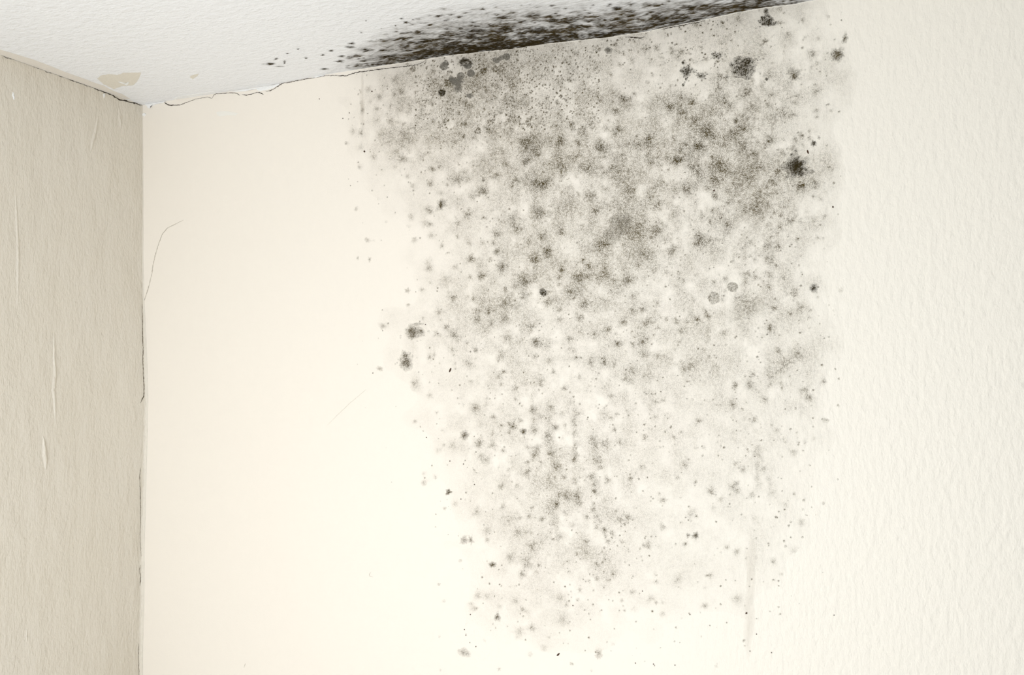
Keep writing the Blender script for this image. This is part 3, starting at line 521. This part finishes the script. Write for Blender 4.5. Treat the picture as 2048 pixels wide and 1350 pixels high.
LC = [(2, 108, .4), (13, 114.4, .7), (21, 115.5, 1), (37, 119.6, .7), (52, 122.6, .5), (62, 128.5, .9), (74, 134.4, .9), (89, 139, .9), (92, 142, .6), (103.7, 144, 1.4), (115.6, 147.8, 1), (120, 151.5, 1.1), (132, 153.7, .8), (142, 159, 1.1), (157, 163.3, 1.3), (172, 169.3, 1.1),
      (181, 171.5, 1.1), (192.6, 177.4, 1.2), (207.4, 182.6, 1.3), (222, 187.8, 1.1), (231, 193.7, 1.5), (240, 199, 1.6), (252, 199.6, 2.1), (259, 203.3, 1.5), (271, 204.8, 1.8), (278.5, 208.5, 1.6), (284, 209.6, .9)]
ribbon(LEFT, 'crack', [(a_, b_ + 1.3, c_) for a_, b_, c_ in LC], 1.55, M_GAP, 'dark ragged crack where the ceiling meets the shaded beige wall', jit=1.0)
ribbon(BACK, 'crack', [(327, 203, 1), (333, 208, 1.5), (338.6, 210.6, 1.4), (360, 210, .8), (376, 204, .8), (389, 199, .6), (415, 194, .5), (424, 197, .4), (428, 189.5, .5), (432, 188, .8), (461, 185.5, .8), (470, 186, 1.2), (475, 187.5, 1.7), (480, 191, 1.2)], 1.3, M_GAP, 'thin wavy crack below the white filler near the room corner', jit=.5, seed=1)
ribbon(BACK, 'crack', [(484, 189, .7), (493, 190.5, 1.2), (506.5, 187.5, .8), (515, 184.5, 1), (522, 186, 1.4), (527, 189, 2.6)], 1.4, M_GAP, 'short crack ending in a dark hook below the filler', jit=.5, seed=2)
ribbon(BACK, 'crack', [(532, 183, .8), (541.7, 181, 1.1), (549, 177, .7), (556, 172, 1.3), (565, 166.5, .9), (579, 164.5, .9), (612, 158, .9), (631, 155, .9), (643, 152.5, 1), (651, 151.5, .7), (671, 150.5, .7), (682, 152, 1.1), (691, 151.8, 1.1), (697, 150, 1), (707, 146.5, 1), (719, 144, 1.1), (742, 141, 1), (760, 138.5, 1), (783, 136, 1), (805, 133.5, 1), (828, 130.5, .9), (842, 127, .7), (850, 122.5, .6)], 1.5, M_GAP, 'long jagged crack just under the ceiling edge before the mould starts', jit=.8, seed=3)
ribbon(BACK, 'crack', [(1250, 74, 1), (1262, 74.5, 1.4), (1275, 76, 1.4), (1283, 76.5, 1.3), (1290, 73.5, .8)], 1.5, M_GAP, 'short black crack under the ceiling mould', jit=.5, seed=4)
ribbon(BACK, 'crack', [(1322, 58.5, .8), (1340, 55, 1.3), (1352, 53, 1), (1375, 48.5, 1.2), (1392, 45.5, .9), (1410, 41, .7)], 1.4, M_GAP, 'black broken crack along the ceiling edge close to the large grainy colony', jit=.8, seed=14)
ribbon(BACK, 'hairline_crack', [(367, 440, .4), (347, 450, .8), (335, 456, 1), (325, 468, 1), (318, 486, 1), (312, 505, 1.2), (306, 530, 1), (304, 547, 1.1), (298, 571, 1), (293, 588, 1.2), (288, 603, 1)], 1.15, M_HAIR, 'fine hairline crack curving across the clean wall from the corner', jit=.45, seed=6)
ribbon(LEFT, 'crack', [(284, 608, .5), (284.5, 630, .7), (285, 659, .9), (286, 700, 1), (285.5, 730, 1), (287.5, 765, 1.2), (288, 780, 1.2), (287, 793, 1.6), (281.5, 805, 1.4)], 1.2, M_SEAM, 'broken upright crack high in the corner between the two walls', jit=.7, seed=7)
ribbon(LEFT, 'crack', [(281.5, 935, .8), (279, 952, 1.1), (280, 969, 1), (281, 1005, 1), (281.5, 1030, .8), (280, 1069, .6), (282, 1112, .4)], 1.0, M_SEAM, 'faint upright corner crack below the gap in the upper one', jit=.6, seed=8)
ribbon(LEFT, 'crack', [(281, 1131, 1), (279, 1142, 1), (281, 1152, 1), (280, 1172, 1.2)], 1.1, M_SEAM, 'short dark upright crack low in the room corner', jit=.6, seed=9)
ribbon(LEFT, 'crack', [(277.5, 1288, 1.2), (277, 1310, .8), (278, 1352, .8)], 1.0, M_SEAM, 'lowest corner crack leaving the picture at the bottom', jit=.6, seed=10)
ribbon(BACK, 'scratch', [(732, 779, .8), (716, 793, .7), (700, 806, .7), (676, 829, .6), (655, 850, .3)], .9, mat_plain('scratched_paint', (0.62, 0.57, 0.49), .8), 'faint diagonal scratch on the clean cream wall', 'scratch', jit=.3, seed=11)
ribbon(BACK, 'scuff_mark', [(742, 1144, 1), (738, 1149, 1), (740, 1153, 1), (746, 1154, .8)], 1.1, M_HAIR, 'tiny hooked scuff mark on the clean wall below the scratch', 'scuff', jit=.2, seed=12)
ribbon(BACK, 'scuff_mark', [(491, 1327, 1), (488, 1335, .8)], 1.3, M_HAIR, 'tiny grey nick low on the clean wall', 'scuff', jit=.2, seed=13)

# ------------------------------------------------------------------ patches of paint and filler
def patch(plane, name, poly, mat, height, label=None, cat=None, parent=None, seed=0, sub=5, rough=.7):
    """a thin layer with a ragged rim, its edge sloping down to the surface"""
    r = np.random.default_rng(seed + 40); P = np.array(poly, float); Q = []
    for i in range(len(P)):
        for k in range(sub): Q.append(P[i] + (P[(i + 1) % len(P)] - P[i]) * k / sub + r.normal(0, rough * .45, 2))
    Q = np.array(Q); c = Q.mean(0); n = len(Q); V = []
    for ring, (s_, h) in enumerate(((1.0, .0001), (.97, height * .8), (.86, height), (.45, height))):
        for q in Q:
            d = c + (q - c) * s_; u, v = mark_on(plane, *d)
            if plane == BACK: v = min(v, H + float(dz_edge(u)) - .0006); u = max(u, .002)
            if plane == CEIL: v = min(v, -.001); u = max(u, .002)
            if plane == LEFT: u = min(u, -.001); v = min(v, H - .001)
            V.append(surf(plane, np.array(u), np.array(v), h))
    V.append(np.mean(V[-n:], 0)); f = []
    for ring in range(3):
        for i in range(n):
            j = (i + 1) % n; f.append((ring * n + i, ring * n + j, ring * n + n + j, ring * n + n + i))
    for i in range(n): f.append((3 * n + i, 3 * n + (i + 1) % n, 4 * n))
    o = link(name, np.array(V), f, mat, parent, shade=False)
    if parent is None: tag(o, label, cat)
    return o
pp = patch(CEIL, 'peeled_paint_patch', [(194, 157), (204, 150), (221, 148), (234, 150), (250, 145), (264, 145.5), (282, 145), (280, 152), (274, 164), (266, 171), (243, 172.5), (228, 178), (207, 168.5)], M_PEEL, .0005, 'irregular beige bare patch on the ceiling by the room corner', 'peeled paint', seed=1)
fl = patch(CEIL, 'paint_flake', [(236, 163), (243, 164), (251, 166), (258, 163.5), (257, 167), (253, 170), (249, 167.5), (241, 165)], M_FILL, .0022, parent=pp, seed=2, sub=3, rough=.4); fl['label'] = 'white paint flake left in the middle'
patch(CEIL, 'peeled_paint_patch', [(380.6, 152), (389, 149), (398, 147), (395, 152), (386, 158), (380.6, 156)], M_PEEL, .0004, 'small beige bare spot on the ceiling above the white filler', 'peeled paint', seed=3, sub=3, rough=.5)
patch(CEIL, 'overpaint_strip', [(-20, 92), (0, 99), (30, 108), (64, 118), (104, 133), (133, 145), (163, 155), (185, 164), (207, 171), (228, 182), (244, 188), (262, 199), (240, 196), (222, 190), (200, 182), (172, 172), (142, 161), (115, 151), (89, 142), (62, 132), (37, 123), (13, 115), (-20, 103)], M_OVER, .0004, 'cream paint strip overlapping the ceiling along the shaded beige wall', 'paint', seed=4, sub=2, rough=.5)
patch(BACK, 'filler_strip', [(287, 209.5), (300, 206), (315, 203.5), (328, 201), (332, 203), (325, 207), (311, 209), (303, 212.5), (300, 217), (296, 216), (293, 211.5)], M_FILL, .0030, 'crumbly white filler lump at the room corner', 'filler', seed=5, sub=3, rough=.8)
patch(CEIL, 'filler_strip', [(344, 197), (365, 191), (395, 187), (425, 182.5), (432, 183.5), (410, 187.5), (385, 191.5), (362, 196.5), (350, 199)], M_FILL, .0012, 'thin white filler streak along the ceiling edge', 'filler', seed=6, sub=3, rough=.4)
patch(BACK, 'filler_strip', [(462, 184), (485, 179.5), (512, 175.5), (535, 171.5), (556, 168), (563, 166), (556, 171), (545, 177), (532, 180.5), (518, 183), (512, 178.5), (490, 182.5)], M_FILL, .0016, 'white filler wedge above the hooked crack', 'filler', seed=7, sub=3, rough=.4)
patch(BACK, 'filler_strip', [(622, 155.5), (640, 151), (652, 149.5), (644, 152.5), (630, 155.5)], M_FILL, .0010, 'short white filler sliver above the long jagged crack', 'filler', seed=8, sub=3, rough=.3)
patch(BACK, 'paint_smear', [(432, 224), (450, 222.5), (476, 226), (472, 231), (455, 230), (440, 233), (434, 229)], mat_plain('fresh_cream_paint', (0.85, 0.825, 0.76), .5), .0003, 'slightly paler brushed paint smear on the clean wall near the corner', 'paint', seed=9, sub=3, rough=.6)
patch(BACK, 'plaster_crumb', [(285.5, 228), (290, 226), (293, 229), (289, 233), (286, 232)], M_FILL, .0030, 'loose white plaster crumb just below the room corner', 'plaster', seed=10, sub=2, rough=.6)
patch(LEFT, 'paint_chip', [(206, 188), (210, 186), (210, 192), (207.5, 196)], M_FILL, .0015, 'little white paint chip under the ceiling crack', 'paint', seed=11, sub=2, rough=.3)

# ------------------------------------------------------------------ ridges and blisters in the paint
def ridge(plane, name, pts, hgt, mat, label, cat, group=None, seed=0):
    """a swollen ridge of paint: points are x, y, width; a rounded section that melts into the surface"""
    r = np.random.default_rng(seed + 90); P = np.array(pts, float); L = np.r_[0, np.cumsum(np.hypot(*np.diff(P[:, :2], axis=0).T))]
    n = max(int(L[-1] / 3), 8); tt = np.linspace(0, L[-1], n); K = 11; rows = []
    X = np.interp(tt, L, P[:, 0]) + r.normal(0, .25, n); Y = np.interp(tt, L, P[:, 1]); W = np.interp(tt, L, P[:, 2]) * r.uniform(.85, 1.15, n)
    for i in range(n):
        env = math.sin(math.pi * (i + .0) / (n - 1)) ** .55 if 0 < i < n - 1 else 0
        for k in range(K):
            s_ = -1 + 2 * k / (K - 1); u, v = mark(plane, X[i] + s_ * W[i] * (.35 + .65 * env), Y[i])
            rows.append(surf(plane, np.array(u), np.array(v), .00005 + hgt * env * (0.5 + 0.5 * math.cos(math.pi * s_)) * r.uniform(.9, 1.1)))
    f = [(i * K + k, i * K + k + 1, (i + 1) * K + k + 1, (i + 1) * K + k) for i in range(n - 1) for k in range(K - 1)]
    return tag(link(name, np.array(rows), f, mat), label, cat, group)
RG = 'raised paint runs on the shaded wall'
ridge(LEFT, 'paint_ridge', [(30, 372, 2.5), (33, 430, 3.5), (36, 500, 4), (36, 560, 4), (35, 612, 3.5)], .0022, M_LEFT, 'long faint upright paint ridge nearest the picture edge', 'paint ridge', RG, 1)
ridge(LEFT, 'paint_ridge', [(108, 664, 2), (108, 720, 3), (110.5, 742, 4.5), (107, 780, 4.5), (109, 800, 4), (111, 848, 2.5)], .0034, M_LEFT, 'sharp wavy upright paint ridge in the middle of the shaded wall', 'paint ridge', RG, 2)
ridge(LEFT, 'paint_blister', [(86, 872, 2), (88, 890, 4.5), (90, 912, 6.5), (91, 930, 5), (92, 940, 2)], .0050, M_LEFT, 'short swollen paint blister below the sharp wavy ridge', 'paint blister', RG, 3)
ridge(LEFT, 'paint_drip', [(196, 232, 2), (191, 262, 4), (185, 285, 5), (182, 304, 2.5)], .0034, M_LEFT, 'slanted paint drip below the ceiling crack', 'paint drip', RG, 4)
ridge(LEFT, 'paint_drip', [(236, 212, 3), (240, 232, 5), (242, 258, 3)], .0022, M_LEFT, 'soft paint drip next to the room corner', 'paint drip', RG, 5)
ridge(LEFT, 'paint_drip', [(26, 184, 1.5), (27, 192, 2.5), (28, 200, 1.5)], .0020, M_FILL, 'small pale paint drip below the ceiling near the picture edge', 'paint drip', RG, 6)
ridge(LEFT, 'paint_ridge', [(53, 1258, 1.2), (53.5, 1272, 2), (54, 1286, 1.2)], .0018, M_LEFT, 'tiny upright paint ridge low on the shaded wall', 'paint ridge', RG, 7)
ridge(LEFT, 'paint_ridge', [(213, 395, .8), (213, 450, 1.2), (212, 520, 1)], .0009, M_LEFT, 'hair-thin straight paint line on the shaded wall', 'paint ridge', RG, 8)

# ------------------------------------------------------------------ specks of dirt
def speck(px_, py_, rx, ry, rot, label, group=None):
    u0, J = jac(BACK, px_, py_); Ji = np.linalg.inv(J); V = []; K = 10; r = np.random.default_rng(int(px_ * 7 + py_))
    wob = r.uniform(.85, 1.15, K)
    for q, h in ((1, .0001), (.8, .0007), (.4, .0011)):
        for k in range(K):
            t = 2 * math.pi * k / K; x, y = rx * q * math.cos(t) * wob[k], ry * q * math.sin(t) * wob[k]
            d = Ji @ np.array([x * math.cos(rot) - y * math.sin(rot), x * math.sin(rot) + y * math.cos(rot)])
            V.append(surf(BACK, np.array(u0[0] + d[0]), np.array(u0[1] + d[1]), h + .0008))
    V.append(surf(BACK, np.array(u0[0]), np.array(u0[1]), .0020)); f = []
    for q in range(2):
        for k in range(K): f.append((q * K + k, q * K + (k + 1) % K, q * K + K + (k + 1) % K, q * K + K + k))
    f += [(2 * K + k, 2 * K + (k + 1) % K, 3 * K) for k in range(K)]
    f.append(tuple(range(K))[::-1])
    tag(link('dirt_speck', np.array(V), f, M_SPECK), label, 'speck', group)
speck(900.5, 740, 1.6, 4.6, .35, 'elongated dark brown speck on cream wall below the jutting cluster')
speck(1116.5, 1309, 1.8, 4.2, .85, 'elongated dark brown speck near the bottom of the picture')
speck(1615.5, 304, 1.7, 4.0, -.35, 'reddish brown sliver above the biggest near-black spot')
speck(729, 303, 1.8, 2.0, 0, 'round black speck at the upper inner edge of the patch')
speck(1666, 414, 1.8, 1.8, 0, 'single round reddish speck on clean wall beyond the outer edge')
speck(1428, 381, 2.2, 1.6, -.5, 'reddish speck inside the grey upper patch')
speck(1493, 1226, 2.2, 1.8, -.4, 'dark speck lying on the long pale drip run')
speck(744, 183, 1.5, 1.5, 0, 'tiny dark speck beside the upper drip stain')
SG = 'tiny round specks around the lower mould'
for x, y in [(900, 922), (927, 928), (922, 998), (949, 969), (853, 875), (941, 1229), (929, 1259), (932, 1270), (952, 1293), (1285, 1182), (1380, 1229), (1513, 1268), (1500, 1302), (1543, 1305), (1271, 1326), (1307, 1328), (1350, 1330), (1146, 1211), (1668, 1230)]:
    speck(x, y, 1.1, 1.1, 0, 'tiny round brown speck around the lower half of the wall mould', SG)
SG2 = 'tiny specks above and beside the mould on clean wall'
for x, y in [(639, 198), (699, 226), (686, 237), (851, 649), (876, 667), (746, 746), (775, 178)]:
    speck(x, y, 1.0, 1.0, 0, 'tiny dark speck on cream wall by the inner edge of the upper mould', SG2)
